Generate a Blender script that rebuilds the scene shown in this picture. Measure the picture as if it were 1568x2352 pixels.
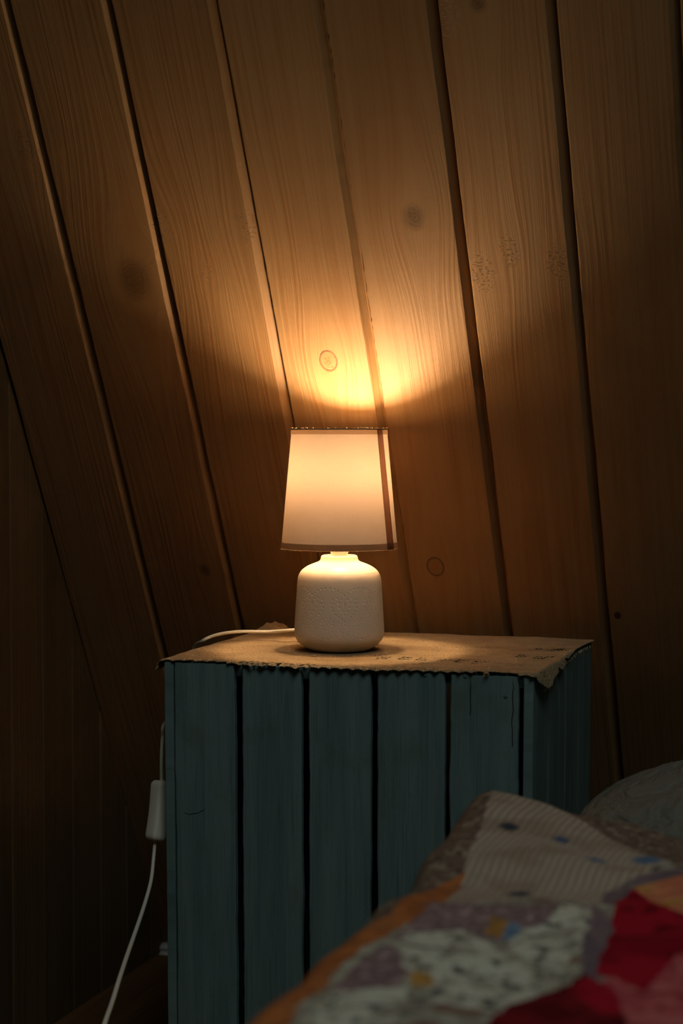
import bpy, bmesh, math, random
import numpy as np
from mathutils import Vector, Matrix, noise as mn
for o in list(bpy.data.objects): bpy.data.objects.remove(o, do_unlink=True)
S = bpy.context.scene
COL = S.collection
random.seed(4); rng = np.random.default_rng(7)

# ---------------------------------------------------------------- camera, light, exposure
FPX, CX, CY = 4300.0, 784.0, 1176.0
YAW, PIT = math.radians(17.6), math.atan(176/4300)
CAM = np.array([0, 0, .88])
Fh = np.array([-math.sin(YAW), math.cos(YAW), 0]); RT = np.array([math.cos(YAW), math.sin(YAW), 0]); ZZ = np.array([0, 0, 1.])
FW = Fh*math.cos(PIT) - ZZ*math.sin(PIT); UP = np.cross(RT, FW)
cd = bpy.data.cameras.new('camera'); cam = bpy.data.objects.new('camera', cd); COL.objects.link(cam)
cd.sensor_fit = 'VERTICAL'; cd.sensor_height = 36; cd.lens = FPX*36/2352
cam.matrix_world = Matrix([[RT[0], UP[0], -FW[0], 0], [RT[1], UP[1], -FW[1], 0], [RT[2], UP[2], -FW[2], CAM[2]], [0, 0, 0, 1]])
cd.clip_start = .05
cd.dof.use_dof = True; cd.dof.focus_distance = 2.40; cd.dof.aperture_fstop = 5.6
S.camera = cam
S.view_settings.view_transform = 'Standard'; S.view_settings.look = 'None'
S.view_settings.exposure = 0; S.view_settings.gamma = 1; S.view_settings.use_curve_mapping = False
W = bpy.data.worlds.new('dusk'); S.world = W; W.use_nodes = True
W.node_tree.nodes['Background'].inputs[0].default_value = (.55, .70, .60, 1)
W.node_tree.nodes['Background'].inputs[1].default_value = .007
ld = bpy.data.lights.new('assumed_overhead_daylight', 'AREA'); ld.shape = 'RECTANGLE'; ld.size = 1.3; ld.size_y = 1.3
ld.energy = 20.0; ld.color = (.84, .97, .95)
lo = bpy.data.objects.new('assumed_overhead_daylight', ld); COL.objects.link(lo)  # area light added overhead as assumed cool daylight fill; no window is built
lo.location = (.55, -.15, 3.5)
lo.rotation_euler = (Vector((-.5, 2.1, .5)) - Vector(lo.location)).to_track_quat('-Z', 'Y').to_euler()
BULB_L = 480.0; BULB_C = (1.0, .72, .43, 1)

# ---------------------------------------------------------------- helpers
def ray(x, y): return FW + RT*(x-CX)/FPX - UP*(y-CY)/FPX
def onz(x, y, z): r = ray(x, y); return CAM + r*(z-CAM[2])/r[2]
def onp(x, y, P, n): r = ray(x, y); return CAM + r*((P-CAM) @ n)/(r @ n)
def depth(x, y, D): return CAM + ray(x, y)*D

def link(name, me, mat=None, parent=None, loc=None, smooth=True):
    o = bpy.data.objects.new(name, me); COL.objects.link(o)
    if mat is not None:
        for m in (mat if isinstance(mat, (list, tuple)) else [mat]): me.materials.append(m)
    if parent is not None: o.parent = parent
    if loc is not None: o.location = loc
    if smooth: me.polygons.foreach_set('use_smooth', [True]*len(me.polygons))
    return o
def mesh(name, V, Fc):
    me = bpy.data.meshes.new(name); me.from_pydata([tuple(map(float, v)) for v in V], [], [tuple(map(int, q)) for q in Fc]); me.update(); return me
def empty(name, loc=(0, 0, 0), **kw):
    o = bpy.data.objects.new(name, None); COL.objects.link(o); o.location = loc; o.empty_display_size = .02
    for k, v in kw.items(): o[k] = v
    return o
def tag(o, **kw):
    for k, v in kw.items(): o[k] = v
    return o
def lathe(prof, n=96, close=False):
    V, Fc = [], []
    m = len(prof)
    for (r, z) in prof:
        for k in range(n):
            a = 2*math.pi*k/n; V.append((r*math.cos(a), r*math.sin(a), z))
    for i in range(m-1 if not close else m):
        j = (i+1) % m
        for k in range(n):
            k2 = (k+1) % n; Fc.append((i*n+k, i*n+k2, j*n+k2, j*n+k))
    if not close:
        if prof[0][0] > 1e-5 and prof[0][0] < .075: pass
    return V, Fc
def catmull(P, per=12):
    P = [np.array(p, float) for p in P]; Q = [2*P[0]-P[1]] + P + [2*P[-1]-P[-2]]; out = []
    for i in range(1, len(Q)-2):
        a, b, c, d = Q[i-1:i+3]
        for k in range(per):
            t = k/per; out.append(.5*((2*b)+(c-a)*t+(2*a-5*b+4*c-d)*t*t+(3*b-a-3*c+d)*t**3))
    out.append(P[-1]); return out
def tube(pts, r, n=12, closed=False):
    pts = [np.array(p, float) for p in pts]; V, Fc = [], []; N = len(pts)
    rr = r if isinstance(r, (list, tuple, np.ndarray)) else [r]*N
    nrm = None
    for i, p in enumerate(pts):
        t = pts[(i+1) % N]-pts[i-1] if closed else pts[min(i+1, N-1)]-pts[max(i-1, 0)]
        t = t/np.linalg.norm(t)
        if nrm is None: nrm = np.cross(t, [0, 0, 1.] if abs(t[2]) < .9 else [1., 0, 0])
        nrm = nrm - t*(nrm @ t); nrm /= np.linalg.norm(nrm); b = np.cross(t, nrm)
        for k in range(n):
            a = 2*math.pi*k/n; V.append(p+rr[i]*(nrm*math.cos(a)+b*math.sin(a)))
    for i in range(N if closed else N-1):
        j = (i+1) % N
        for k in range(n):
            k2 = (k+1) % n; Fc.append((i*n+k, i*n+k2, j*n+k2, j*n+k))
    if not closed:
        Fc.append(tuple(range(n))[::-1]); Fc.append(tuple((N-1)*n+k for k in range(n)))
    return V, Fc

class N:      # tiny node expression builder
    def __init__(s, t, sock): s.t = t; s.s = sock
    def _m(s, op, *a):
        n = s.t.nodes.new('ShaderNodeMath'); n.operation = op
        for i, v in enumerate((s,)+a):
            if isinstance(v, N): s.t.links.new(v.s, n.inputs[i])
            else: n.inputs[i].default_value = v
        return N(s.t, n.outputs[0])
    def __add__(s, o): return s._m('ADD', o)
    __radd__ = __add__
    def __sub__(s, o): return s._m('SUBTRACT', o)
    def __rsub__(s, o): return s._m('MULTIPLY', -1)._m('ADD', o)
    def __mul__(s, o): return s._m('MULTIPLY', o)
    __rmul__ = __mul__
    def __truediv__(s, o): return s._m('DIVIDE', o)
    def exp(s): return s._m('EXPONENT')
    def sqrt(s): return s._m('SQRT')
    def sin(s): return s._m('SINE')
    def abs(s): return s._m('ABSOLUTE')
    def max(s, o): return s._m('MAXIMUM', o)
    def min(s, o): return s._m('MINIMUM', o)
    def clamp(s): return s._m('MAXIMUM', 0.)._m('MINIMUM', 1.)
    def step(s, a, b):
        n = s.t.nodes.new('ShaderNodeMapRange'); n.interpolation_type = 'SMOOTHSTEP'; s.t.links.new(s.s, n.inputs[0])
        n.inputs[1].default_value = a; n.inputs[2].default_value = b; return N(s.t, n.outputs[0])
class M:
    def __init__(s, name):
        s.m = bpy.data.materials.new(name); s.m.use_nodes = True; s.t = s.m.node_tree
        s.b = s.t.nodes['Principled BSDF']; s.out = s.t.nodes['Material Output']
    def attr(s, name):
        n = s.t.nodes.new('ShaderNodeAttribute'); n.attribute_name = name; x = s.t.nodes.new('ShaderNodeSeparateXYZ')
        s.t.links.new(n.outputs['Vector'], x.inputs[0]); return [N(s.t, x.outputs[i]) for i in range(3)]
    def obj(s):
        n = s.t.nodes.new('ShaderNodeTexCoord'); x = s.t.nodes.new('ShaderNodeSeparateXYZ')
        s.t.links.new(n.outputs['Object'], x.inputs[0]); return [N(s.t, x.outputs[i]) for i in range(3)]
    def vec(s, *c):
        n = s.t.nodes.new('ShaderNodeCombineXYZ')
        for i, v in enumerate(c):
            if isinstance(v, N): s.t.links.new(v.s, n.inputs[i])
            else: n.inputs[i].default_value = v
        return n.outputs[0]
    def noise(s, v, sc=1, det=3, ro=.5, dist=0):
        n = s.t.nodes.new('ShaderNodeTexNoise'); s.t.links.new(v, n.inputs['Vector']); n.inputs['Scale'].default_value = sc
        n.inputs['Detail'].default_value = det; n.inputs['Roughness'].default_value = ro; n.inputs['Distortion'].default_value = dist
        return N(s.t, n.outputs['Fac'])
    def vor(s, v, sc=1, feat='F1'):
        n = s.t.nodes.new('ShaderNodeTexVoronoi'); s.t.links.new(v, n.inputs['Vector']); n.inputs['Scale'].default_value = sc; n.feature = feat
        return N(s.t, n.outputs['Distance'])
    def mix(s, f, a, b, mode='MIX'):
        n = s.t.nodes.new('ShaderNodeMix'); n.data_type = 'RGBA'; n.blend_type = mode
        for i, v in ((0, f), (6, a), (7, b)):
            if isinstance(v, N): s.t.links.new(v.s, n.inputs[i])
            elif isinstance(v, (int, float)): n.inputs[i].default_value = v
            elif isinstance(v, tuple): n.inputs[i].default_value = v if len(v) == 4 else v+(1,)
            else: s.t.links.new(v, n.inputs[i])
        return n.outputs[2]
    def base(s, c, rough=.6, spec=.3):
        if isinstance(c, tuple): s.b.inputs['Base Color'].default_value = c if len(c) == 4 else c+(1,)
        else: s.t.links.new(c, s.b.inputs['Base Color'])
        s.b.inputs['Roughness'].default_value = rough; s.b.inputs['Specular IOR Level'].default_value = spec
    def bump(s, h, dist=.001, strength=1):
        n = s.t.nodes.new('ShaderNodeBump'); n.inputs['Distance'].default_value = dist; n.inputs['Strength'].default_value = strength
        s.t.links.new(h.s, n.inputs['Height']); s.t.links.new(n.outputs[0], s.b.inputs['Normal']); return n

def srgb(r, g, b):
    return tuple(((c/255)/12.92 if c/255 <= .04045 else ((c/255+.055)/1.055)**2.4) for c in (r, g, b))

# ---------------------------------------------------------------- room layout
TOPZ = .60
lampP = onz(779, 1496, TOPZ)
dW = -ray(1980, 8150); dW /= np.linalg.norm(dW)
nW = np.cross([1, 0, 0], dW); nW /= np.linalg.norm(nW)
if nW[1] > 0: nW = -nW
eW = np.cross(dW, nW);  eW = eW if eW[0] > 0 else -eW
PW = np.array([0, lampP[1]+.0624+.053, .886])
def wpq(x, y): w = onp(x, y, PW, nW)-PW; return float(w @ eW), float(w @ dW)
def wpt(p, q, h=0): return PW + eW*p + dW*q + nW*h

# ---------------------------------------------------------------- pine board material
KN = [  # px, py, radius px, kind(0 ring, 1 dark oval, 2 crumbly)
    (753, 828, 20, 0), (950, 498, 27, 1), (1170, 575, 19, 2), (1108, 625, 24, 2), (1282, 600, 22, 2), (308, 642, 46, 1),
    (370, 520, 22, 2), (470, 622, 13, 2), (562, 520, 22, 2), (1000, 1302, 20, 0), (1418, 1414, 11, 3), (55, 335, 26, 2), (1098, 5, 18, 1), (640, 700, 10, 4), (335,620,22,2),(1025, 40, 20, 2), (470,1310,16,1)]
def pine(name, knots, colA, colB, tint=(1, 1, 1), frq=1.0):
    m = M(name); p, q, b = m.attr('gc')
    pw = p
    dark = None; rough = None; ring = None; orange = None
    for (kx, ky, r, kind) in knots:
        dx = p-kx; dy = q-ky
        if kind != 4:
            e = ((dx*dx)*(1/(2*(1.9*r)**2)) + (dy*dy)*(1/(2*(4.2*r)**2)))
            w = (e*-1.0).exp()
            pw = pw - dx*w*(.80 if kind in (0, 1) else .55)
        d = (dx*dx + dy*dy*.62).sqrt()
        if kind in (0, 1):
            mk = (1.0 - d.step(r*.25, r*1.25))*(((d+(m.noise(m.vec(p*120.0, q*60.0, 3.), 1, 2)-.5)*.012)*1500.0).sin()*.16+.80)
            rg = (1.0-(d*(1/r)-1.0).abs().step(.03, .16))
            if kind == 0:
                ring = rg if ring is None else ring.max(rg)
                o = (1.0 - d.step(r*.05, r*.7)); orange = o if orange is None else orange.max(o)
                mk = mk*.25
            dark = mk if dark is None else dark.max(mk)
        if kind == 3:
            mk = (1.0 - d.step(r*.5, r*.9))*1.6; dark = dark.max(mk)
        if kind in (2, 0):
            mk = 1.0 - (dx*dx + dy*dy*.35).sqrt().step(r*.3, r*1.5)
            if kind == 0: mk = mk*.35
            rough = mk if rough is None else rough.max(mk)
    board = b*37.0
    big = m.noise(m.vec(pw*30.0*frq, q*1.1, board), 1, 2, .5)                # cathedral figure
    lines = ((pw*(620.0*frq) + big*26.0 + board*3.0).sin()*.5+.5)
    wide = m.noise(m.vec(pw*75.0*frq, q*2.2, board+5.0), 1, 3, .6).step(.32, .68)
    fine = m.noise(m.vec(pw*900.0*frq, q*7.0, board+9.0), 1, 2, .6)
    blot = m.noise(m.vec(p*9.0, q*3.5, board+2.0), 1, 2, .5).step(.35, .7)
    g = (lines*.20*wide + wide*.38 + fine*.30 + blot*.30).clamp()
    col = m.mix(g*.8, colA, colB)
    col = m.mix((m.noise(m.vec(pw*260.0*frq, q*1.6, board+21.0), 1, 2, .5)  .step(.60, .78))*.30, col, (.20, .062, .014))
    col = m.mix((m.noise(m.vec(board, 3.1, 1.7), 1, 0, 0)-.5)*1.3+.15, col, tuple(c*.62 for c in colB))
    h = (fine*.6 + (1.0-lines)*wide*.55 + m.noise(m.vec(pw*220.0*frq, q*3.0, board+13.0), 1, 2, .6)*.5)
    if dark is not None:
        col = m.mix(dark*.75, col, (.05, .022, .008))
        col = m.mix((ring*.7).clamp(), col, (.07, .03, .010))
        col = m.mix((orange*m.noise(m.vec(p*300.0, q*300.0, 0.), 1, 3).step(.45, .6)*.9).clamp(), col, (.40, .09, .012))
        cr = m.noise(m.vec(p*210.0, q*420.0, 4.), 1, 4, .65).step(.54, .70)
        h = h - cr*rough*4.5 - dark*.5 - ring*.9
        col = m.mix((cr*rough*.35).clamp(), col, (.045, .022, .009))
    m.base(col, .56, .28); m.bump(h, .0006, .85)
    return m.m
kk = [(*wpq(x, y), r/1720., k) for (x, y, r, k) in KN if k != 4]
PINE = pine('pine_boards', kk, srgb(151, 119, 81), srgb(136, 94, 52))
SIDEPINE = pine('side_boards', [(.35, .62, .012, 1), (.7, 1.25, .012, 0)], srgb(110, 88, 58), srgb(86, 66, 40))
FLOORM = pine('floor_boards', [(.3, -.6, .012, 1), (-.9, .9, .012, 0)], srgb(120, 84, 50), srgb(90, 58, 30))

def set_gc(me, data):
    a = me.attributes.new('gc', 'FLOAT_VECTOR', 'POINT'); a.data.foreach_set('vector', np.array(data, dtype=np.float32).ravel())

def boards(name, edges, gap, deeps, qs, P, e, d, n, mat, wob=.0005, rough_edges=(), bev=.0015, backing=(), lws=None):
    """planked surface with real grooves: one profile swept along the boards"""
    V, GC, Fc, MI = [], [], [], []; step = qs
    if not hasattr(deeps, '__len__'): deeps = [deeps]*len(edges)
    deep = max(deeps)
    lws = lws or [.008]*len(edges)
    for bi in range(len(edges)-1):
        dl, dr = deeps[bi], deeps[bi+1]
        a, b = edges[bi]+gap/2, edges[bi+1]-gap/2
        seed = bi*7.31
        gs, hl, hr = gap/.013, dl/.0078, dr/.0078      # V-jointed boards: wide chamfer on one edge, steep one on the other
        prof = [(a-.0035*gs, -.0078*hl), (a-.0004*gs, -.0012*hl), (a, -.0004*hl), (a+.0009*gs, 0)]
        k = 6; prof += [(a+.0009*gs+(b-a-.0015*gs)*j/k, 0) for j in range(1, k)]
        prof += [(b-.0006*gs, 0), (b, -.0003*hr), (b+lws[bi+1]*gs, -.0070*hr), (b+.0095*gs, -.0078*hr)]
        m = len(prof); base = len(V)
        for j, q in enumerate(step):
            wl = wob*2*mn.noise(Vector((q*9, seed, 0))) + wob*.8*mn.noise(Vector((q*60, seed, 3)))
            wr = wob*2*mn.noise(Vector((q*9, seed+50, 0))) + wob*.8*mn.noise(Vector((q*60, seed+50, 3)))
            if bi in rough_edges: wl += .0011*mn.noise(Vector((q*170, seed, 9))) + .0008*mn.noise(Vector((q*420, seed, 9)))
            for i, (p, h) in enumerate(prof):
                pp = p + (wl if i < 4 else (wr if i >= m-4 else 0))
                hh = h + (.0007*mn.noise(Vector((q*4, seed, i*.2))) if 2 < i < m-3 else 0)
                V.append(P+e*pp+d*q+n*hh); GC.append((p, q, bi*.173+.07))
        for j in range(len(step)-1):
            for i in range(m-1):
                Fc.append((base+j*m+i, base+j*m+i+1, base+(j+1)*m+i+1, base+(j+1)*m+i)); MI.append(1 if (i == m-2 and bi+1 in backing) else 0)
        # solid back so the wall has a thickness
    V0 = len(V); q0, q1 = step[0], step[-1]
    for q in (q0, q1):
        for p in (edges[0]+gap/2, edges[-1]+gap/2):
            for h in (-deep-.002, -deep-.022): V.append(P+e*p+d*q+n*h); GC.append((p, q, .9))
    for f in ((0, 1, 3, 2), (4, 6, 7, 5), (0, 4, 5, 1), (2, 3, 7, 6), (1, 5, 7, 3), (0, 2, 6, 4)): Fc.append(tuple(V0+i for i in f))
    me = mesh(name, V, Fc); set_gc(me, GC)
    o = link(name, me, mat, smooth=False); tag(o, kind='structure')
    if backing: me.polygons.foreach_set('material_index', MI+[0]*6); me.update()
    return o
edgesW = [-1.2465+.1372*i for i in range(0, 16)]
edgesW[0:8] = [-1.2495, -1.1112, -.9774, -.8402, -.7088, -.5698, -.4308, -.2909]
for i in range(8, 16): edgesW[i] = edgesW[i-1]+.138
qmin = (0-PW[2])/dW[2]-.012; qmax = 1.45
wall = boards('wall_back', edgesW, .0135, [.0078, .0085, .0085, .0078, .0105]+[.0120]*11, np.arange(qmin, qmax, .006), PW, eW, dW, nW, PINE, rough_edges=(4,), lws=[.007, .0050, .0054, .008, .0078]+[.0074]*11)

XL = -1.2475
qs = np.arange(0, 2.35, .05)
edl = [1.2+.0985*i for i in range(0, 19)]
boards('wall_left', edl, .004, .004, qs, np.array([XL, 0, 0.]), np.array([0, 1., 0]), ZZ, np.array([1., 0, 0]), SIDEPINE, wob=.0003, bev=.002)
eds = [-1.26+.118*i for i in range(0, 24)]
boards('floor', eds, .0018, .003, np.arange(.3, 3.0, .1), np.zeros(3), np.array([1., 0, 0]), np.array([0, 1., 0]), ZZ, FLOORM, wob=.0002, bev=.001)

# ---------------------------------------------------------------- painted crate
def paint(name, crack=None):
    m = M(name); x, y, z = m.attr('gc')
    st = m.noise(m.vec(x*420.0, y*9.0, z*31.0), 1, 3, .6)
    wd = m.noise(m.vec(x*45.0, y*3.0, z*17.0), 1, 3, .6)
    sp = m.noise(m.vec(x*700.0, y*260.0, z*9.0), 1, 2, .6)
    col = m.mix(wd.step(.3, .7), srgb(122, 143, 139), srgb(100, 125, 122))
    col = m.mix(st.step(.5, .75)*.45, col, srgb(132, 140, 120))
    col = m.mix(st.step(.30, .18 if False else .42)*.0 + (1.0-st.step(.30, .46))*.30, col, srgb(48, 66, 62))
    col = m.mix(sp.step(.62, .72)*.25, col, srgb(60, 78, 72))
    col = m.mix(m.noise(m.vec(x*22.0, y*14.0, z*5.0), 1, 3, .6).step(.52, .72)*.35, col, srgb(96, 104, 82))
    h = st*.8+sp*.3
    if crack:
        for ck in crack:
            if len(ck) == 3:
                ux = x-ck[0]; dd = (y-ck[1]-(ux*ux)*18.0-ux*.25 + (m.noise(m.vec(x*160.0, 2., 5.), 1, 2)-.5)*.004).abs()
                c = (1.0-dd.step(.0002, .0008))*(1.0-ux.abs().step(ck[2]*.8, ck[2])); col = m.mix(c*.8, col, srgb(14, 18, 16)); h = h-c*2.0; continue
            (cx0, y0, y1, wv) = ck
            dd = (x-cx0 + (m.noise(m.vec(y*45.0, 2., cx0), 1, 2)-.5)*wv).abs()
            c = (1.0-dd.step(.0002, .0007))*y.step(y0, y0+.004)*(1.0-y.step(y1-.02, y1))
            col = m.mix(c, col, srgb(14, 18, 16)); h = h-c*2.0
    m.base(col, .72, .2); m.bump(h, .0005, .8); return m.m
PAINT = paint('painted_crate_wood')
PAINTC = paint('painted_crate_wood_cracked', [(.0345, -.085, .002, .006), (-.0165, -.05, .002, .003)])
PAINTK = paint('painted_crate_wood_knotty', [(-.014, -.188, .015)])
NAILM = M('nail_steel'); NAILM.base(srgb(92, 106, 106), .6, .3); NAILM = NAILM.m

FR = onz(1225, 1551, TOPZ); CW, CD = .4665, .384
XR = FR[0]; YF = FR[1]; X0 = XR-CW; YB = YF+CD; XC = (X0+XR)/2+.02
crate = empty('wooden_crate', ((X0+XR)/2, (YF+YB)/2, 0), label='blue-green painted slatted wooden crate stood on end as a bedside table', category='crate')
CO = np.array(crate.location)
TAP = .03
def slat(name, x0, x1, y0, y1, z0, z1, mat, axis='x', parent=crate, rid=None, wob=.0006, nz=60, bev=.0014):
    """upright slat; wobbling long edges and worn arrises. axis = width direction"""
    V, Fc, GC = [], [], []; rid = random.random()*9 if rid is None else rid
    w = (x1-x0) if axis == 'x' else (y1-y0); t = (y1-y0) if axis == 'x' else (x1-x0)
    ring = []
    c = bev
    for (a, b) in ((0, c), (c, 0), (w*.25, 0), (w*.5, 0), (w*.75, 0), (w-c, 0), (w, c), (w, t-c), (w-c, t), (w*.5, t), (c, t), (0, t-c)): ring.append((a, b))
    n = len(ring)
    for j in range(nz+1):
        z = z0+(z1-z0)*j/nz; sh = 0
        for i, (a, b) in enumerate(ring):
            e = 0
            if i in (0, 1, 10, 11): e = wob*2.4*mn.noise(Vector((z*14, rid, 1)))+wob*mn.noise(Vector((z*70, rid, 1)))
            if i in (5, 6, 7, 8): e = wob*2.4*mn.noise(Vector((z*14, rid, 5)))+wob*mn.noise(Vector((z*70, rid, 5)))
            zz = z
            if j == nz: zz += .0008*mn.noise(Vector((a*90, rid, 2)))
            if axis == 'x': P = [x0+a+e, y0+b, zz]; g = (a-w/2, z-z1, rid)
            else: P = [x0+b, y0+a+e, zz]; g = (a-w/2, z-z1, rid)
            P[0] = XC+(P[0]-XC)*(1-TAP*(TOPZ-z))
            V.append(np.array(P)-CO); GC.append(g)
    for j in range(nz):
        for i in range(n):
            k = (i+1) % n; f = (j*n+i, j*n+k, (j+1)*n+k, (j+1)*n+i)
            Fc.append(f if axis == 'x' else f[::-1])
    Fc.append(tuple(range(n))[::-1]); Fc.append(tuple(nz*n+i for i in range(n)))
    me = mesh(name, V, Fc); set_gc(me, GC); me.validate()
    return link(name, me, mat, parent, smooth=False)
def frx(px):   # x on the crate's front plane under the top edge
    return onp(px, 1560, np.array([0, YF, 0]), np.array([0, 1., 0]))[0]
TS = .0105
fs = [(399.5, 537), (555, 691), (708, 850), (866, 1021), (1034, 1190)]
front = []
for i, (a, b) in enumerate(fs):
    front.append(slat('front_slat', frx(a), frx(b), YF, YF+TS, .0, TOPZ-.0015-(.0015 if i == 4 else 0), (PAINTK, PAINT, PAINT, PAINT, PAINTC)[i], rid=i*1.7+.4))
def sidey(px, py=1600): return onp(px, py, np.array([XR, 0, 0]), np.array([1., 0, 0]))[1]-YF
ss = [(0, sidey(1260)), (sidey(1260)+.0005, sidey(1299)), (sidey(1299)+.0005, sidey(1330)), (sidey(1330)+.0005, CD)]
for (a, b) in ss: slat('side_slat', XR-TS-.001, XR-.0, YF+a, YF+b, .0, TOPZ-.001, PAINT, 'y', bev=.0006)
for (a, b) in ss: slat('side_slat', X0, X0+TS+.001, YF+a, YF+b, .0, TOPZ-.001, PAINT, 'y', bev=.0006)
for i in range(5):
    a = X0+TS+.003+i*.0865; slat('back_slat', a, a+.076, YB-TS, YB, 0, TOPZ-.002, PAINT)
def hpanel(name, z0, z1):
    nb = 3; w = (CD-2*TS-.004)/nb; V, Fc, GC = [], [], []
    for k in range(nb):
        y0 = YF+TS+.001+k*(w+.001); x0, x1 = X0+TS+.0025, XR-TS-.0025
        b = len(V)
        for (x, y, z) in ((x0, y0, z0), (x1, y0, z0), (x1, y0+w, z0), (x0, y0+w, z0), (x0, y0, z1), (x1, y0, z1), (x1, y0+w, z1), (x0, y0+w, z1)):
            V.append(np.array([x, y, z])-CO); GC.append((y, x, k*3.3))
        for f in ((0, 3, 2, 1), (4, 5, 6, 7), (0, 1, 5, 4), (1, 2, 6, 5), (2, 3, 7, 6), (3, 0, 4, 7)): Fc.append(tuple(b+i for i in f))
    me = mesh(name, V, Fc); set_gc(me, GC); return link(name, me, PAINT, crate, smooth=False)
hpanel('top_panel', TOPZ-.017, TOPZ-.0012); hpanel('bottom_panel', .004, .019)
def nail(px, py, r=.0026, side=False):
    P = onp(px, py, np.array([0, YF, 0]), np.array([0, 1., 0]))-CO
    V, Fc = lathe([(0.0001, .0009), (r*.6, .0008), (r*.93, .0004), (r, -.0003)], 16)
    V = [(v[0], -v[2], v[1]) for v in V]
    Fc = [f[::-1] for f in Fc]
    return link('nail_head', mesh('nail_head', V, Fc), NAILM, crate, tuple(P))
for a in ((1068, 1554), (1161, 1600), (911, 1549), (976, 1551), (753, 1544), (812, 1546)): nail(*a)

# ---------------------------------------------------------------- lace cloth
m = M('lace_cotton'); x, y, z = m.attr('gc')
wv = ((x*2900.0).sin()*.5 + (y*2900.0).sin()*.5)
cl = m.noise(m.vec(x*240.0, y*240.0, 0.), 1, 3, .6)
bg = m.noise(m.vec(x*16.0, y*22.0, 4.), 1, 3, .6)
col = m.mix(bg.step(.35, .7), srgb(200, 168, 124), srgb(180, 145, 100)); col = m.mix(cl.step(.45, .70)*.32, col, srgb(138, 104, 66)); col = m.mix(z*.6, col, srgb(206, 182, 142))
col = m.mix(m.noise(m.vec(x*620.0, y*420.0, 9.), 1, 2, .6).step(.60, .72)*.35, col, srgb(112, 84, 54))
# crocheted border: small shell stitches
sh = m.vor(m.vec(x*330.0, y*330.0, 0.), 1).step(.15, .6)
col = m.mix(z*sh*.22, col, srgb(120, 92, 60))
m.base(col, .9, .1); m.bump(wv*.2+cl*3.0+bg*4.0+m.noise(m.vec(x*620.0, y*420.0, 9.), 1, 2, .6)*1.5+(1.0-sh)*z*1.0, .0018, 1.); LACE = m.m
m.b.inputs['Sheen Weight'].default_value = .1
def interp(v, pts):
    r_ = float(np.interp(v, [p[0] for p in pts], [p[1] for p in pts])); return r_*.95 if pts is OF and r_ > 0 else r_
def ax(px, y=None):  # crate-local distance from the left edge, for a photo column on the front edge
    return frx(px)-X0
# front overhang (m) as a function of distance from the left edge
OF = [(-.03, .004), (ax(399), .001), (ax(430), -.0005), (ax(525), -.001), (ax(536), .003), (ax(560), .0065), (ax(610), .0075), (ax(672), .0065), (ax(690), .0105),
      (ax(712), .0070), (ax(800), .0065), (ax(868), .0075), (ax(890), .0085), (ax(910), .006), (ax(1000), .004), (ax(1110), .0035), (ax(1130), .0005), (ax(1160), -.003), (CW-.012, -.002), (CW, .004), (CW+.03, .006)]
OR_ = [(-.02, .002), (0, .004)]
for (px_, py_) in ((1232, 1568), (1248, 1584), (1256, 1578), (1264, 1562), (1276, 1548), (1281, 1533), (1286, 1540), (1296, 1528), (1299, 1512), (1306, 1514), (1314, 1505), (1326, 1494), (1332, 1486), (1342, 1480)):
    w_ = onp(px_, py_, np.array([XR+.004, 0, 0]), np.array([1., 0, 0])); OR_.append((w_[1]-YF, max(.002, TOPZ-w_[2]+.003)))
OR_ += [(CD-.004, .004), (CD+.02, .004)]
OL = [(-.012, .012), (-.004, .018), (.01, .018), (.03, .016), (.05, .015), (.12, .016), (.2, .014), (CD, .012)]
NA, NB = 430, 300
holes = []
def hrow(pts, n, gw=.0044, gd=.0125, rows=2, rgap=.017, grp=3, pitch=.0052):
    for (px, py) in pts:
        P = onz(px, py, TOPZ+.002); a0, b0 = P[0]-X0, P[1]-YF
        for g in range(grp):
            for r in range(rows):
                if random.random() < .9: holes.append((a0+g*pitch, b0+(r-.5)*rgap*(rows > 1), gw*random.uniform(.7, 1.1)/2, gd*random.uniform(.6, 1.)/2))
hrow([(872, 1511), (922, 1511.5), (962, 1513), (1009, 1516.5), (1052, 1518), (1090, 1521)], 6)
hrow([(1022, 1482.5), (1088, 1485), (1107, 1485.5), (1134, 1487), (1150, 1487)], 5, rows=1, gd=.008)
hrow([(1221, 1490.5), (1254, 1493), (1268, 1492.5), (1284, 1491)], 4, rows=2, rgap=.016)
hrow([(1112, 1503.5), (1130, 1503)], 2, rows=1, gd=.006)
hrow([(1190, 1506), (1230, 1510), (1246, 1509)], 3, rows=2)
hrow([(1170, 1526), (1196, 1527)], 2, rows=1, gd=.007, grp=2)
hrow([(1140, 1522)], 2, rows=1, gd=.007, grp=2)
for k in range(85):   # openwork along the left half of the front border
    a = random.uniform(ax(548), ax(720)); b = random.gauss(.004, .0055)
    if b > -.004: holes.append((a, b, random.uniform(.0010, .0021), random.uniform(.0012, .0030)))
for k in range(14):
    a = random.uniform(0, ax(520)); holes.append((a, random.uniform(.006, .022), random.uniform(.0006, .0012), random.uniform(.001, .003)))
for k in range(40): holes.append((random.uniform(ax(720), CW), random.uniform(.001, .012), random.uniform(.0005, .0011), random.uniform(.001, .002)))
for k in range(45): holes.append((CW+random.uniform(.003, .024), random.uniform(.0, .06), random.uniform(.0006, .0012), random.uniform(.0008, .0018)))
V = np.zeros((NB+1, NA+1, 3)); AB = np.zeros((NB+1, NA+1, 3))
BR_ = YB-YF+.004
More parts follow.
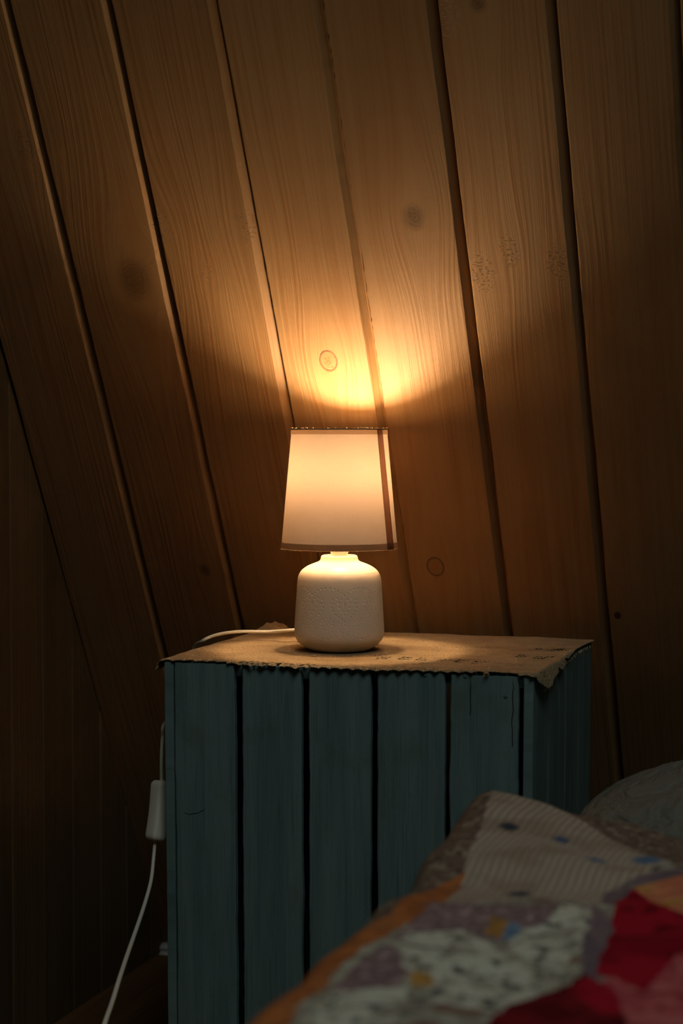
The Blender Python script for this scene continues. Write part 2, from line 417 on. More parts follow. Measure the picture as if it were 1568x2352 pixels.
for j in range(NB+1):
    tb = j/NB; tb = tb**1.25
    for i in range(NA+1):
        sa = i/NA
        # flat cloth coordinates a (from left crate edge), b (from front crate edge)
        a_lin = -.016+(CW+.034)*sa
        of = interp(a_lin, OF)
        sc = .0020*(1-abs(math.sin(a_lin*math.pi/.0150)))*2 - .0014
        sc += .0005*mn.noise(Vector((a_lin*400, 0, 0)))
        b = -(of+sc) + (BR_+of+sc+.0035*mn.noise(Vector((a_lin*12, 7, 0))))*tb
        ol = interp(b, OL) + .0015*mn.noise(Vector((b*60, 3, 0))); orr = interp(b, OR_) + .0016*mn.noise(Vector((b*260, 9, 0)))
        a = -ol + (CW+ol+orr)*sa
        lift = .0011+.0009*mn.noise(Vector((a*14, b*18, 1)))+.0007*mn.noise(Vector((a*45, b*30, 4)))
        lift = max(.0006, lift+.0006)
        ll = math.hypot(X0+a-lampP[0], YF+b-lampP[1]); kf = min(1, max(0, (ll-.060)/.05)); lift = .0011+(lift-.0011)*kf
        X, Y, Zc = a, b, lift
        # fold over the front edge
        R = .0022
        def fold(t, rad, amx=1.45):   # t = distance past the edge -> (out, drop)
            if t <= 0: return t, 0
            ang = t/rad
            if ang < amx: return rad*math.sin(ang), rad*(1-math.cos(ang))
            r0, d0 = rad*math.sin(amx), rad*(1-math.cos(amx)); k = t-amx*rad
            return r0+k*math.cos(amx), d0+k*math.sin(amx)
        if b < .001:
            o_, dr = fold(.001-b, .0045, .30); Y = .001-o_ - .0004; Zc -= dr
        if a > CW-.001:
            o_, dr = fold(a-CW+.001,   .0045 if b < .25 else .02, 1.2); X = CW-.001+o_; Zc -= dr
        if a < 0:
            rad = .008+.020*min(1, max(0, b-.02)/.06)
            o_, dr = fold(-a, rad); X = -o_-.0008; Zc -= dr*.95
        # crumple at the far left corner, soft ridge where the cord crosses
        rx, ry = a-.016, b-(CD-.022)
        g = math.exp(-(rx*rx/.020**2+ry*ry/.020**2)**1.6)
        Zc += g*(.0105+.004*mn.noise(Vector((a*160, b*90, 2))))
        # knot of thread on the front edge near the right
        V[j, i] = (X0+X, YF+Y, TOPZ+Zc); 
        edge = max(0, 1-min(abs(b+of), 1)/.016, 1-abs(a+ol)/.014, 1-abs(CW+orr-a)/.012)
        AB[j, i] = (a, b, min(1, edge*1.5))
keep = np.ones((NB, NA), bool)
ca = (AB[:-1, :-1, 0]+AB[1:, 1:, 0])/2; cb = (AB[:-1, :-1, 1]+AB[1:, 1:, 1])/2
for (ha, hb, ra, rb) in holes:
    keep &= ~((np.abs(ca-ha)/ra)**3+(np.abs(cb-hb)/rb)**3 < 1)
cloth_root = 'lace_tablecloth'
idx = np.arange((NB+1)*(NA+1)).reshape(NB+1, NA+1)
jj, ii = np.nonzero(keep)
Fc = np.stack([idx[jj, ii], idx[jj, ii+1], idx[jj+1, ii+1], idx[jj+1, ii]], 1)
o0 = np.array([X0+CW/2, YF+CD/2, TOPZ])
me = mesh('lace_tablecloth', V.reshape(-1, 3)-o0, Fc.tolist()); set_gc(me, AB.reshape(-1, 3))
cloth = link('lace_tablecloth', me, LACE, None, tuple(o0))
sm = cloth.modifiers.new('thick', 'SOLIDIFY'); sm.thickness = .0007; sm.offset = 0
tag(cloth, label='cream lace tablecloth with scalloped edge lying over the painted crate top', category='tablecloth')
# loose threads at the frayed right-hand edge and front
def threads():
    V, Fc = [], []
    spots = [(onp(1117, 1541, np.array([0, YF-.003, 0]), np.array([0, 1., 0])), 16, .007), (onp(1122, 1535, np.array([0, YF-.002, 0]), np.array([0, 1., 0])), 14, .006)]
    for k in range(60):
        b = random.uniform(.04, .36); spots.append((np.array([XR+.003, YF+b, TOPZ-interp(b, OR_)*.9]), 1, .004))
    for (P, n, L) in spots:
        for k in range(n):
            q = [P+rng.normal(0, .0012, 3)*(n > 1)]
            dr = np.array([.4, -.6, -.9])+rng.normal(0, .6, 3) if n > 1 else np.array([.35, 0, -1.])+rng.normal(0, .35, 3)
            for s in range(4): dr = dr+rng.normal(0, .35, 3); q.append(q[-1]+dr/np.linalg.norm(dr)*L/4)
            v, f = tube(q, .00022, 4); b0 = len(V); V += [x_-o0 for x_ in v]; Fc += [tuple(b0+i for i in ff) for ff in f]
    o = link('loose_threads', mesh('loose_threads', V, Fc), THREAD, cloth); o['kind'] = 'stuff'
mm = M('thread_cotton'); mm.base(srgb(226, 196, 148), .9, .1); THREAD = mm.m
threads()

# ---------------------------------------------------------------- lamp
PXM = 1/1770.
lamp = empty('table_lamp', (lampP[0], lampP[1], TOPZ+.0016), label='small white ceramic table lamp with glowing fabric shade on lace cloth', category='lamp')
mc = M('white_ceramic'); nx = mc.obj(); mc.base(mc.mix(mc.noise(mc.vec(nx[0]*30., nx[1]*30., nx[2]*30.)), srgb(208, 196, 182), srgb(216, 206, 194)), .42, .4); CER = mc.m
pr = [(0, 58.0), (.1, 66), (.25, 72.5), (.5, 80), (.8, 88), (1.2, 95), (1.6, 99.6), (2.1, 102.4), (2.7, 103.2), (4, 102), (5.5, 100.4), (7, 98.6), (8.4, 97), (9.0, 96.2), (9.4, 95.2), (9.8, 93.0),
      (10.15, 89.8), (10.45, 85.5), (10.7, 80), (10.95, 73), (11.15, 65.5), (11.32, 58), (11.45, 51.5), (11.55, 47.5), (11.68, 44.6), (11.85, 43.0), (12.05, 42.2), (12.2, 41.4), (12.30, 39.9), (12.37, 37.2)]
pc = catmull([(r*PXM, z/100) for z, r in pr], 6)
# resample evenly
pa = np.array(pc); L = np.concatenate([[0], np.cumsum(np.linalg.norm(np.diff(pa, axis=0), axis=1))])
nseg = 330; tt = np.linspace(0, L[-1], nseg); rr = np.interp(tt, L, pa[:, 0]); zz = np.interp(tt, L, pa[:, 1])
NT = 1040
# dimples (angle rad relative to the view direction, height m)
per = math.radians(45); dots = []
def H(y): return (1497-(1290+y/6.533))/1770.
def A(dx): return math.asin(max(-1, min(1, dx/640.)))
def add(dx, y, r=.0011, el=1.0): dots.append((A(dx), H(y), r, el))
for s in (-1, 1):
    for (dx, y) in ((45, 538), (108, 522), (172, 543), (195, 598), (185, 660), (160, 713), (128, 765), (90, 800), (48, 830), (85, 588), (148, 605), (72, 658), (36, 713)): add(s*dx, y)
    for (dx, y) in ((44, 935), (70, 978), (58, 1015), (46, 1062), (22, 1030)): add(s*dx, y, .0009)
    for (dx, y) in ((48, 450), (98, 415), (150, 390), (208, 378)): add(s*dx, y)
    for (dx, y) in ((120, 1085), (175, 1108), (238, 1122)): add(s*dx, y, .0010)
add(0, 480); add(0, 768); add(0, 862); add(0, 915, .0009); add(0, 612, .0013, 2.6)
ros = []
for k in range(10): ros.append((88*math.cos(k*math.pi/5+.2), 905+88*math.sin(k*math.pi/5+.2)))
for k in range(5): ros.append((42*math.cos(k*2*math.pi/5), 905+42*math.sin(k*2*math.pi/5)))
ros.append((0, 905))
for (dx, y) in ros: dots.append((per/2+A(dx), H(y), .0009, 1.0))
va = math.atan2(CAM[1]-lampP[1], CAM[0]-lampP[0])      # direction towards the camera
a0 = va + math.radians(6.5)
disp = np.zeros((nseg, NT)); th = np.arange(NT)*2*math.pi/NT
for k8 in range(8):
    for (da, hh, r, el) in dots:
        ang = (a0+da+k8*per)
        ri = np.interp(hh, zz[:250], rr[:250])
        dth = (th-ang+math.pi) % (2*math.pi)-math.pi
        cs = np.nonzero(np.abs(dth)*ri < 3*r)[0]; rs = np.nonzero(np.abs(zz-hh) < 3*r*el)[0]
        if len(cs) == 0 or len(rs) == 0: continue
        D2 = (dth[cs]*ri)[None, :]**2+((zz[rs]-hh)/el)[:, None]**2
        disp[np.ix_(rs, cs)] = np.maximum(disp[np.ix_(rs, cs)], .00075*np.exp(-D2/(2*(r*.55)**2)))
RR = rr[:, None]-disp
VV = np.stack([RR*np.cos(th)[None], RR*np.sin(th)[None], np.repeat(zz[:, None], NT, 1)], 2).reshape(-1, 3)
ids = np.arange(nseg*NT).reshape(nseg, NT); nxt = np.roll(ids, -1, 1)
Fq = np.stack([ids[:-1], nxt[:-1], nxt[1:], ids[1:]], 2).reshape(-1, 4).tolist()
Vl = VV.tolist(); b0 = len(Vl)
for (r, z) in ((.019, .1233), (.0175, .119)):
    for k in range(NT): Vl.append((r*math.cos(th[k]), r*math.sin(th[k]), z))
top = ids[-1]
for (lo_, hi_) in ((list(top), list(range(b0, b0+NT))), (list(range(b0, b0+NT)), list(range(b0+NT, b0+2*NT)))):
    for k in range(NT): Fq.append((lo_[k], lo_[(k+1) % NT], hi_[(k+1) % NT], hi_[k]))
Fq.append(tuple(int(i) for i in ids[0])[::-1])
base = link('lamp_base', mesh('lamp_base', Vl, Fq), CER, lamp)
# socket
mp = M('socket_plastic'); mp.base(srgb(240, 232, 216), .4, .4); PLA = mp.m
V, Fc = lathe([(.0094, .1195), (.0098, .1235), (.0136, .1312), (.0143, .1318), (.0144, .134), (.0140, .150), (.0150, .152), (.0150, .156), (.0138, .158), (.0136, .178), (.0100, .180), (.0001, .180)], 48)
link('bulb_socket', mesh('bulb_socket', V, Fc), PLA, lamp)
# bulb
mb = M('bulb_glow'); em = mb.t.nodes.new('ShaderNodeEmission'); em.inputs[0].default_value = BULB_C; em.inputs[1].default_value = BULB_L
mb.t.links.new(em.outputs[0], mb.out.inputs[0])
V, Fc = lathe([(.0001, .179), (.0105, .180), (.0105, .200), (.0125, .2050), (.0150, .208), (.0150, .238), (.0135, .242), (.0095, .2450), (.004, .2462), (.0001, .2464)], 32)
Fc = [f[::-1] for f in Fc]
bulb = link('light_bulb', mesh('light_bulb', V, Fc), [mb.m, PLA], lamp)
for pl_ in bulb.data.polygons:
    if pl_.center.z < .2075 or pl_.normal.z > .5: pl_.material_index = 1  # opaque bulb cap added to cut the light thrown upward
# shade
ZB, ZT = .1332, .2866; RB, RTp = 133.6*PXM, 109.5*PXM
def fabric(name, c, tr, tint=(.38, .300, .258)):
    f_ = M(name); X = f_.obj(); t = f_.t
    wx = f_.noise(f_.vec(X[0]*90., X[1]*90., X[2]*1600.), 1, 2, .6); wy = f_.noise(f_.vec(X[0]*1500., X[1]*1500., X[2]*60.), 1, 2, .6)
    sl = f_.noise(f_.vec(X[0]*25., X[1]*25., X[2]*25.), 1, 3, .6)
    fac = (wx*.5+wy*.4+sl*.3).step(.35, .85)
    specks = f_.vor(f_.vec(X[0]*75., X[1]*75., X[2]*75.), 1).step(.02, .045)
    col = f_.mix(fac, tuple(q*.90 for q in c), c); col = f_.mix(specks, tuple(q*.75 for q in c), col)
    d_ = t.nodes.new('ShaderNodeBsdfDiffuse'); tl = t.nodes.new('ShaderNodeBsdfTranslucent'); mx = t.nodes.new('ShaderNodeMixShader')
    t.links.new(col, d_.inputs[0]); t.links.new(f_.mix(1.0, col, tint, 'MULTIPLY'), tl.inputs[0]); mx.inputs[0].default_value = tr
    t.links.new(d_.outputs[0], mx.inputs[1]); t.links.new(tl.outputs[0], mx.inputs[2]); t.links.new(mx.outputs[0], f_.out.inputs[0])
    return f_.m
SHF = fabric('shade_linen', srgb(216, 200, 176), .13); HEMF = fabric('shade_hem_linen', srgb(232, 214, 192), .9, (.82, .78, .74)); HEMB = fabric('shade_lower_hem_linen', srgb(226, 206, 184), .9, (.50, .48, .47))
def shade_r(z): return RB+(RTp-RB)*(z-ZB)/(ZT-ZB)
V, Fc = lathe([(shade_r(z)-(.0003 if 0 < k < 20 else 0), z) for k, z in enumerate(np.linspace(ZB, ZT, 21))], 160)
shade = link('lamp_shade', mesh('lamp_shade', V, Fc), SHF, lamp)
def band(z0, z1, off, rough=0):
    V, Fc = [], []; n = 220; zs = np.linspace(z0, z1, 5)
    for i, z in enumerate(zs):
        for k in range(n):
            a = 2*math.pi*k/n; r = shade_r(z)+off; z_ = z
            if rough and ((i == 0 and rough < 0) or (i == 4 and rough > 0)): z_ += .0004*mn.noise(Vector((k*.9, i, 0)))
            V.append((r*math.cos(a), r*math.sin(a), z_))
    for i in range(4):
        for k in range(n): k2 = (k+1) % n; Fc.append((i*n+k, i*n+k2, (i+1)*n+k2, (i+1)*n+k))
    return V, Fc
h1 = link('hem', mesh('hem', *band(ZT-.0068, ZT+.0004, .0004, 1)), HEMF, shade)
h2 = link('hem', mesh('hem', *band(ZB-.0006, ZB+.0078, .0004, -1)), HEMB, shade)
for h_ in (h1, h2): h_['label'] = 'folded darker hem'
# inner turn of the hems (double cloth) with a dark lower lip
mw = M('frame_wire'); mw.base(srgb(120, 96, 70), .5, .4); WIRE = mw.m
def ringv(r, z, rad): return tube([(r*math.cos(2*math.pi*k/96), r*math.sin(2*math.pi*k/96), z) for k in range(96)], rad, 8, True)
link('wire_ring', mesh('wire_ring', *ringv(RTp-.0004, ZT-.0003, .0010)), WIRE, shade)
link('wire_ring', mesh('wire_ring', *ringv(RB-.0012, ZB+.0006, .0010)), WIRE, shade)
V, Fc = ringv(.0125, .2000, .0010)
for k in range(3):
    a = va-math.radians(15)-k*2*math.pi/3
    pts = catmull([(r*math.cos(a), r*math.sin(a), z) for r, z in ((.0125, .200), (.0205, .218), (.023, .245), (.030, .262), (.046, .2745), (RTp-.0008, ZT-.0006))], 6)
    v, f = tube(pts, .0009, 8); b0 = len(V); V += v; Fc += [tuple(b0+i for i in q) for q in f]
link('wire_frame', mesh('wire_frame', V, Fc), WIRE, shade)
# overlapped seam down the right-hand side
SEAM = fabric('shade_seam_tape', srgb(250, 236, 225), .96, (.58, .50, .45))
V, Fc = [], []
aS0, aS1 = va+math.asin(90/109.), va+math.asin(116/133.)
for i in range(31):
    t = i/30; z = ZT+.0002+(ZB-ZT-.0004)*t
    # image columns: left edge of seam 864->888, right edge 876->903 from top to bottom (centre 779)
    for c in ((864, 888), (867, 892), (870, 896), (873, 899), (876, 903)):
        px = c[0]+(c[1]-c[0])*t-779; r = shade_r(z)+.0008
        s = min(.97, px/(r/PXM)); a = va+math.asin(s)
        V.append((r*math.cos(a), r*math.sin(a), z))
for i in range(30):
    for k in range(4): Fc.append((i*5+k, (i+1)*5+k, (i+1)*5+k+1, i*5+k+1))
s_ = link('seam', mesh('seam', V, Fc), SEAM, shade); s_['label'] = 'darker overlapped seam strip'
so = s_.modifiers.new('t', 'SOLIDIFY'); so.thickness = .0003
# fuzz on the hem edges
V, Fc = [], []
for k in range(170):
    a = random.uniform(0, 2*math.pi); up = random.random() < .55
    r, z = (RTp, ZT+.0004) if up else (RB, ZB-.0006)
    q = [np.array([r*math.cos(a), r*math.sin(a), z])]
    dr = np.array([rng.normal(0, .8), rng.normal(0, .8), .8 if up else -.8])
    for s in range(3): dr = dr+rng.normal(0, .5, 3); q.append(q[-1]+dr/np.linalg.norm(dr)*random.uniform(.0004, .0011))
    v, f = tube(q, .00012, 4); b0 = len(V); V += v; Fc += [tuple(b0+i for i in ff) for ff in f]
z_ = link('loose_threads', mesh('loose_threads', V, Fc), THREAD, shade); z_['kind'] = 'stuff'

# cord with its switch (parts of the lamp)
CABM = M('cord_plastic'); CABM.base(srgb(232, 224, 205), .45, .4); CABM = CABM.m
LP = np.array(lamp.location)
zc = TOPZ+.0055
def tz(px, py, z): return onz(px, py, z)
XLft = X0-.022
pts = [lampP+np.array([-.045, .020, .022]), tz(690, 1446.5, TOPZ+.0195), tz(660, 1448, TOPZ+.018), tz(615, 1451.0, TOPZ+.0145), tz(560, 1450.5, TOPZ+.015), tz(520, 1453.5, TOPZ+.0145), tz(485, 1462, TOPZ+.010), tz(462, 1474, TOPZ+.003),
       tz(446, 1487, TOPZ-.010)]
pl = pts[-1]
pts += [pl+np.array([-.004, -.006, -.03]), pl+np.array([.000, -.03, -.075])]
Dc = 2.40
pts += [depth(379, 1660, Dc), depth(373, 1695, Dc-.01), depth(370.5, 1745, Dc-.02), depth(371, 1800, Dc-.02)]
sw0 = pts[-1]; sw1 = depth(356, 1928, Dc-.035)
lower = [sw1, depth(353, 1965, 2.36), depth(347, 2020, 2.34), depth(334, 2070, 2.30), depth(316, 2125, 2.24), depth(295, 2185, 2.17), depth(275, 2245, 2.10), depth(258, 2300, 2.04), depth(240, 2352, 1.98), depth(215, 2430, 1.92), depth(190, 2520, 1.88)]
lower = catmull(lower, 10); upc = catmull(pts, 10)
V, Fc = tube([p-LP for p in upc], .0022, 12)
v, f = tube([p-LP for p in lower], [.0022+.0008*k/len(lower) for k in range(len(lower))], 12); b0 = len(V); V += v; Fc += [tuple(b0+i for i in q) for q in f]
cord = link('power_cord', mesh('power_cord', V, Fc), CABM, lamp)
# switch: bent rounded case
axis = catmull([sw0+np.array([0, 0, .004]), (sw0+sw1)/2+RT*.0012+0*UP, sw1-np.array([0, 0, .002])], 14)
V, Fc = [], []
ddx = RT*.68-FW*.73; ddx /= np.linalg.norm(ddx)
ns = len(axis)
ring = []
for k in range(28):
    a = 2*math.pi*k/28; c, s = math.cos(a), math.sin(a)
    ring.append((math.copysign(abs(c)**.45, c), math.copysign(abs(s)**.45, s)))
for i, p in enumerate(axis):
    t = axis[min(i+1, ns-1)]-axis[max(i-1, 0)]; t /= np.linalg.norm(t)
    b = ddx-t*(ddx @ t); b /= np.linalg.norm(b); n_ = np.cross(t, b)
    e = min(i, ns-1-i); sc = min(1, .80+.20*math.sin(min(1, e/2.5)*math.pi/2)) if e else .70
    for (c, s) in ring: V.append(p+b*c*0.0112*sc+n_*s*0.0112*sc-LP)
for i in range(ns-1):
    for k in range(28): k2 = (k+1) % 28; Fc.append((i*28+k, i*28+k2, (i+1)*28+k2, (i+1)*28+k))
Fc.append(tuple(range(28))[::-1]); Fc.append(tuple((ns-1)*28+k for k in range(28)))
switch = link('cord_switch', mesh('cord_switch', V, Fc), CABM, lamp)
# ---------------------------------------------------------------- wall socket partly behind the crate
sc_q = wpq(382, 2183)
sp = wpt(sc_q[0]+.012, sc_q[1], 0)
sock = empty('wall_socket', tuple(sp), label='pale rounded wall socket low on the boards, half hidden behind the crate', category='socket')
ms = M('socket_cover'); ms.base(srgb(200, 196, 186), .5, .35); SOC = ms.m
Mr = Matrix([[eW[0], dW[0], nW[0], 0], [eW[1], dW[1], nW[1], 0], [eW[2], dW[2], nW[2], 0], [0, 0, 0, 1]])
sock.matrix_world = Matrix.Translation(Vector(sp)) @ Mr
def rbox(name, s, loc, mat, parent, bev=.004):
    bm = bmesh.new(); bmesh.ops.create_cube(bm, size=1)
    for v in bm.verts: v.co = Vector((v.co.x*s[0]+loc[0], v.co.y*s[1]+loc[1], v.co.z*s[2]+loc[2]))
    bmesh.ops.bevel(bm, geom=bm.edges[:], offset=bev, segments=4, affect='EDGES')
    me = bpy.data.meshes.new(name); bm.to_mesh(me); bm.free(); return link(name, me, mat, parent)
rbox('cover', (.062, .056, .030), (0, 0, .015), SOC, sock, .008)
V, Fc = lathe([(.0205, .0310), (.0200, .0302), (.0195, .0240), (.0001, .0235)], 40); link('socket_well', mesh('socket_well', V, Fc), SOC, sock)

# ---------------------------------------------------------------- bed: frame, mattress, pillow, quilt
bedX0 = -.385
mf = M('bed_wood'); xx = mf.obj(); mf.base(mf.mix(mf.noise(mf.vec(xx[0]*60., xx[1]*3., xx[2]*60.), 1, 3), srgb(120, 82, 48), srgb(90, 58, 32)), .6, .3)
bed = empty('bed', (bedX0+.45, 1.35, 0), label='low bed beside the crate, mostly covered by quilt and pillow', category='bed')
BO = Vector(bed.location)
def bbox(name, x0, x1, y0, y1, z0, z1, mat, bev):
    return rbox(name, (x1-x0, y1-y0, z1-z0), ((x0+x1)/2-BO.x, (y0+y1)/2-BO.y, (z0+z1)/2-BO.z), mat, bed, bev)
ml = M('mattress_ticking'); ml.base(srgb(190, 186, 172), .85, .1)
bbox('mattress', bedX0+.03, bedX0+.93, .32, 2.36, .26, .44, ml.m, .03)
bbox('bed_frame', bedX0+.035, bedX0+.925, .33, 2.35, .14, .258, mf.m, .006)
for (x, y) in ((bedX0+.07, .40), (bedX0+.87, .40), (bedX0+.07, 2.28), (bedX0+.87, 2.28)): bbox('leg', x-.025, x+.025, y-.025, y+.025, 0, .141, mf.m, .004)

# pillow
mq = M('pillow_cotton'); X = mq.obj()
vn = mq.noise(mq.vec(X[0]*9., X[1]*9., X[2]*9.), 1, 4, .6, 1.2); cr = (vn-.5).abs()
mq.base(mq.mix(cr.step(0, .02), srgb(106, 106, 95), srgb(118, 117, 106)), .85, .12)  # crease shade painted into the cotton colour
vn2 = mq.noise(mq.vec(X[0]*30., X[1]*16., X[2]*20.), 1, 3, .6, .8)
mq.bump(cr.step(0, .10)*.5+vn2*.9, .006, .7); PIL = mq.m
def pillow():
    n, m_ = 150, 110; V, Fc = [], []
    cx_, cy_, cz_ = .050, 2.075, .442; hx, hy, hz = .43, .28, .083
    for j in range(m_+1):
        ph = -math.pi/2+math.pi*j/m_
        for i in range(n):
            a = 2*math.pi*i/n
            c, s = math.cos(a), math.sin(a)
            ex = .72
            x_ = math.copysign(abs(c)**ex, c)*math.cos(ph)**.55; y_ = math.copysign(abs(s)**ex, s)*math.cos(ph)**.55
            z_ = math.copysign(abs(math.sin(ph))**1.0, math.sin(ph))
            e = max(abs(x_), abs(y_))
            zz_ = z_*hz*(1-.15*e**6)
            P = np.array([cx_+x_*hx, cy_+y_*hy, cz_+zz_])
            w = Vector((P[0]*6, P[1]*13, P[2]*6))
            rg = abs(mn.noise(w+Vector((3, 1, 0)))); rg2 = abs(mn.noise(w*2.3))
            P[2] += (-.012*math.exp(-(rg/.10)**2)-.005*math.exp(-(rg2/.12)**2)+.004)*max(0, math.sin(ph)) 
            P[2] = max(P[2], .4415)
            V.append(P-np.array([cx_, cy_, .44]))
    for j in range(m_):
        for i in range(n): k = (i+1) % n; Fc.append((j*n+i, j*n+k, (j+1)*n+k, (j+1)*n+i))
    o = link('pillow', mesh('pillow', V, Fc), PIL, None, (cx_, cy_, .44)); return tag(o, label='pale grey crumpled pillow at the head of the bed behind the quilt', category='pillow')
pillow()

# quilt
def P2(x, y, z=.545): w = onz(x, y, z); return (w[0], w[1])
def cot(name, f): 
    q = M(name); x, y, z = q.attr('gc'); q.base(f(q, x, y), .9, .08)
    n = q.noise(q.vec(x*35., y*35., 0.), 1, 3); q.bump(n+((x*260.).sin()*.15), .003, .6); return q.m
def floral(a, b, c, sc=70., th=.5, d=None):
    def g(q, x, y):
        n1 = q.noise(q.vec(x*sc, y*sc*.7, 1.), 1, 2, .5, .6).step(th-.04, th+.06); n2 = q.noise(q.vec(x*sc*1.4, y*sc, 7.), 1, 2, .5).step(.56, .64)
        col = q.mix(n1, a, b); col = q.mix(n2, col, c)
        if d: col = q.mix(q.noise(q.vec(x*sc*.45, y*sc*.4, 17.), 1, 1, .5).step(.62, .67), col, d)
        return col
    return g
def stripes(a, b, spots):
    def g(q, x, y):
        s = ((x*1000.+q.noise(q.vec(x*20., y*20., 0.), 1, 2)*2.2).sin()*.5+.5)
        col = q.mix(s, a, b)
        col = q.mix(q.noise(q.vec(x*18., y*18., 3.), 1, 2).step(.45, .65)*.5, col, srgb(150, 120, 96))
        for (sx, sy, r, c) in spots:
            dd = ((x-sx)*(x-sx)+(y-sy)*(y-sy)*.45).sqrt() + (q.noise(q.vec(x*160., y*100., 5.), 1, 2)-.5)*.008
            col = q.mix(1.0-dd.step(r*.5, r*1.2), col, c)
        return col
    return g
BLU = srgb(96, 116, 140); DK = srgb(66, 68, 76)
spots = [(*P2(x, y), r/2500., c) for (x, y, r, c) in ((1163, 1920, 22, DK), (1283, 1930, 20, srgb(86, 98, 124)), (1365, 1978, 22, srgb(92, 112, 140)), (1485, 1968, 32, BLU), (1185, 2033, 28, DK))]
mats = [
    cot('quilt_grey_floral', floral(srgb(158, 146, 128), srgb(186, 176, 154), srgb(104, 96, 90), 55., .52, srgb(140, 108, 92))),   # 0 base
    cot('quilt_striped', stripes(srgb(196, 172, 150), srgb(158, 142, 126), spots)),                   # 1
    cot('quilt_orange', floral(srgb(190, 112, 60), srgb(168, 96, 54), srgb(150, 102, 76), 50.)),      # 2
    cot('quilt_brown_speckle', floral(srgb(120, 98, 82), srgb(160, 138, 116), srgb(90, 72, 62), 110., .58)),  # 3
    cot('quilt_mauve', floral(srgb(132, 110, 112), srgb(118, 98, 104), srgb(140, 118, 112), 30.)),     # 4
    cot('quilt_red', floral(srgb(168, 24, 40), srgb(140, 18, 34), srgb(120, 14, 26), 22., .55)),       # 5
    cot('quilt_peach', floral(srgb(222, 142, 98), srgb(206, 120, 86), srgb(196, 142, 70), 30.)),       # 6
    cot('quilt_pink', floral(srgb(190, 84, 86), srgb(204, 108, 104), srgb(150, 56, 54), 55., .5)),     # 7
    cot('quilt_white_print', floral(srgb(178, 166, 146), srgb(216, 208, 186), srgb(96, 90, 86), 60., .45)),  # 8
    cot('quilt_mauve_print', floral(srgb(146, 116, 112), srgb(130, 106, 106), srgb(186, 154, 148), 90., .5)),   # 9
    cot('quilt_ochre', floral(srgb(196, 146, 78), srgb(176, 124, 64), srgb(150, 112, 70), 60.)),      # 10
    cot('quilt_blue', floral(srgb(116, 136, 158), srgb(130, 148, 166), srgb(90, 108, 136), 60.)),     # 11
    cot('quilt_dark_red', floral(srgb(122, 26, 32), srgb(96, 18, 24), srgb(84, 14, 20), 40.)),         # 12
]
polys = [  # painted in order, later patches lie over earlier ones (photo coordinates -> bed plane)
    (4, [(1000, 1800), (1160, 1800), (1120, 1850), (1060, 1880), (960, 2000), (930, 1990)]),
    (3, [(1130, 1700), (1900, 1700), (1900, 1985), (1568, 1985), (1500, 1960), (1300, 1900), (1150, 1870), (1090, 1960), (1060, 2000), (980, 2060), (860, 2140), (800, 2200), (930, 2000), (1060, 1870)]),
    (2, [(1075, 1990), (1020, 2090), (900, 2160), (790, 2240), (680, 2352), (640, 2440), (440, 2440), (520, 2352), (600, 2280), (790, 2170), (900, 2110), (1000, 2010)]),
    (9, [(1000, 2090), (1380, 2090), (1330, 2180), (1200, 2180), (1100, 2170), (980, 2160), (900, 2180), (960, 2120)]),
    (1, [(1140, 1848), (1300, 1870), (1430, 1925), (1520, 1970), (1460, 2020), (1385, 2045), (1385, 2085), (1240, 2060), (1120, 2080), (1020, 2090), (1070, 1980), (1100, 1930)]),
    (8, [(1300, 2085), (1360, 2100), (1340, 2200), (1290, 2260), (1170, 2200), (1180, 2150), (1260, 2130)]),
    (9, [(820, 2235), (900, 2190), (940, 2250), (900, 2300), (760, 2300)]),
    (8, [(760, 2300), (930, 2290), (900, 2400), (700, 2400)]),
    (8, [(930, 2160), (1060, 2150), (1150, 2190), (1240, 2270), (1230, 2310), (1140, 2352), (1000, 2320), (920, 2240)]),
    (10, [(1130, 2120), (1165, 2130), (1150, 2170), (1115, 2160)]), (11, [(1165, 2130), (1200, 2140), (1180, 2175), (1150, 2170)]),
    (10, [(930, 2255), (985, 2255), (990, 2285), (940, 2290)]),
    (4, [(1385, 2045), (1470, 2010), (1568, 1990), (1568, 2010), (1470, 2030), (1430, 2100), (1385, 2085)]),
    (4, [(1340, 2180), (1380, 2100), (1420, 2120), (1400, 2250), (1340, 2300)]),
    (5, [(1440, 2040), (1800, 1960), (1800, 2300), (1568, 2230), (1480, 2300), (1370, 2260), (1400, 2170), (1420, 2090)]),
    (6, [(1450, 2035), (1560, 2012), (1640, 2010), (1640, 2130), (1540, 2105)]),
    (7, [(1568, 2200), (1700, 2200), (1700, 2500), (1380, 2500), (1350, 2300), (1400, 2262), (1480, 2290)]),
    (12, [(1340, 2260), (1300, 2290), (1160, 2330), (1100, 2400), (1420, 2500), (1440, 2380), (1400, 2300)]),
    (5, [(1345, 2270), (1400, 2290), (1430, 2350), (1380, 2352), (1300, 2300)]),
]
polyw = [(k, np.array([P2(x, y) for x, y in pp])) for k, pp in polys]
def inside(px, py, poly):
    c = np.zeros(px.shape, bool); n = len(poly); j = n-1
    for i in range(n):
        xi, yi = poly[i]; xj, yj = poly[j]
        c ^= ((yi > py) != (yj > py)) & (px < (xj-xi)*(py-yi)/(yj-yi+1e-12)+xi); j = i
    return c
NX, NY = 300, 400
qx0, qx1, qy0, qy1 = -.17, .62, .45, 1.80      # arc-length ranges relative to bed edge (x<0 hangs down the side)
EX = bedX0; EY = 1.655
V = np.zeros((NY+1, NX+1, 3)); G = np.zeros((NY+1, NX+1, 3))
def bend(t, rad):
    if t <= 0: return t, 0.
    if t < rad*1.55: return rad*math.sin(t/rad), rad*(1-math.cos(t/rad))
    k = t-1.55*rad; return rad*math.sin(1.55)+k*math.cos(1.55), rad*(1-math.cos(1.55))+k*math.sin(1.55)
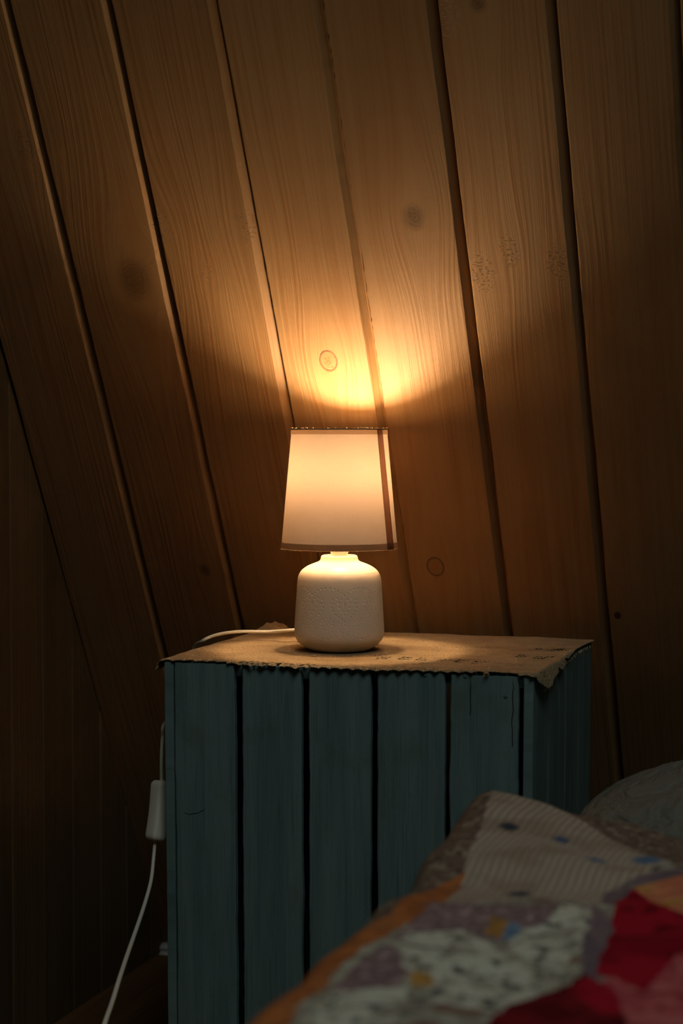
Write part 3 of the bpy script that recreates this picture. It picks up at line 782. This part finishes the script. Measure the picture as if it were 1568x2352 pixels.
for j in range(NY+1):
    y = qy0+(qy1-qy0)*j/NY
    EX = float(np.interp(y, [.5, .9, 1.2, 1.37, 1.5, 1.65], [-.367, -.367, -.370, -.378, -.384, -.390]))
    for i in range(NX+1):
        x = qx0+(qx1-qx0)*i/NX
        o_, dx_ = bend(-x+.02, .022); X = EX+.02-o_ if x < .02 else EX+x
        o2, dy_ = bend(y-EY+.03, .045); Y = EY-.03+o2 if y > EY-.03 else y
        drop = math.sqrt(dx_**2+dy_**2) if (dx_ > 0 and dy_ > 0) else dx_+dy_
        ev = Y-EY
        top = .545 - .030*min(1, max(0, (X-EX-.03)/.20))*math.exp(-((Y-1.62)/.16)**2) \
            - .016*math.exp(-((Y-1.36)/.05)**2)*math.exp(-((X-EX-.05)/.16)**2) - .004*math.exp(-((Y-1.2)/.09)**2)
        top += .010*math.exp(-((X-EX)/.05)**2)*math.exp(-((Y-1.65)/.10)**2)
        w = Vector((X*8, Y*7, 0)); top += .005*mn.noise(w)+.004*mn.noise(w*2.7)
        sx = .005*mn.noise(Vector((Y*9, 3, 0)))
        zlow = .452 if X > EX+.03 else .20
        V[j, i] = (X+sx, Y+.006*mn.noise(Vector((X*9, 8, 0))), max(top-drop, zlow+.002*mn.noise(w*3)))
        G[j, i] = (EX+x, y, 0)
o0 = np.array([EX+.2, 1.1, .44])
idx = np.arange((NY+1)*(NX+1)).reshape(NY+1, NX+1)
Fq = np.stack([idx[:-1, :-1], idx[:-1, 1:], idx[1:, 1:], idx[1:, :-1]], 2).reshape(-1, 4)
me = mesh('patchwork_quilt', V.reshape(-1, 3)-o0, Fq.tolist()); set_gc(me, G.reshape(-1, 3))
fx = ((G[:-1, :-1, 0]+G[1:, 1:, 0])/2).ravel(); fy = ((G[:-1, :-1, 1]+G[1:, 1:, 1])/2).ravel()
mi = np.zeros(fx.shape, np.int32)
for (k, pp) in polyw: mi[inside(fx, fy, pp)] = k
quilt = link('patchwork_quilt', me, mats, None, tuple(o0)); me.polygons.foreach_set('material_index', mi.tolist()); me.update()
so = quilt.modifiers.new('t', 'SOLIDIFY'); so.thickness = .008; so.offset = 1
tag(quilt, label='colourful patchwork quilt with red and striped patches spread over the near bed', category='quilt')
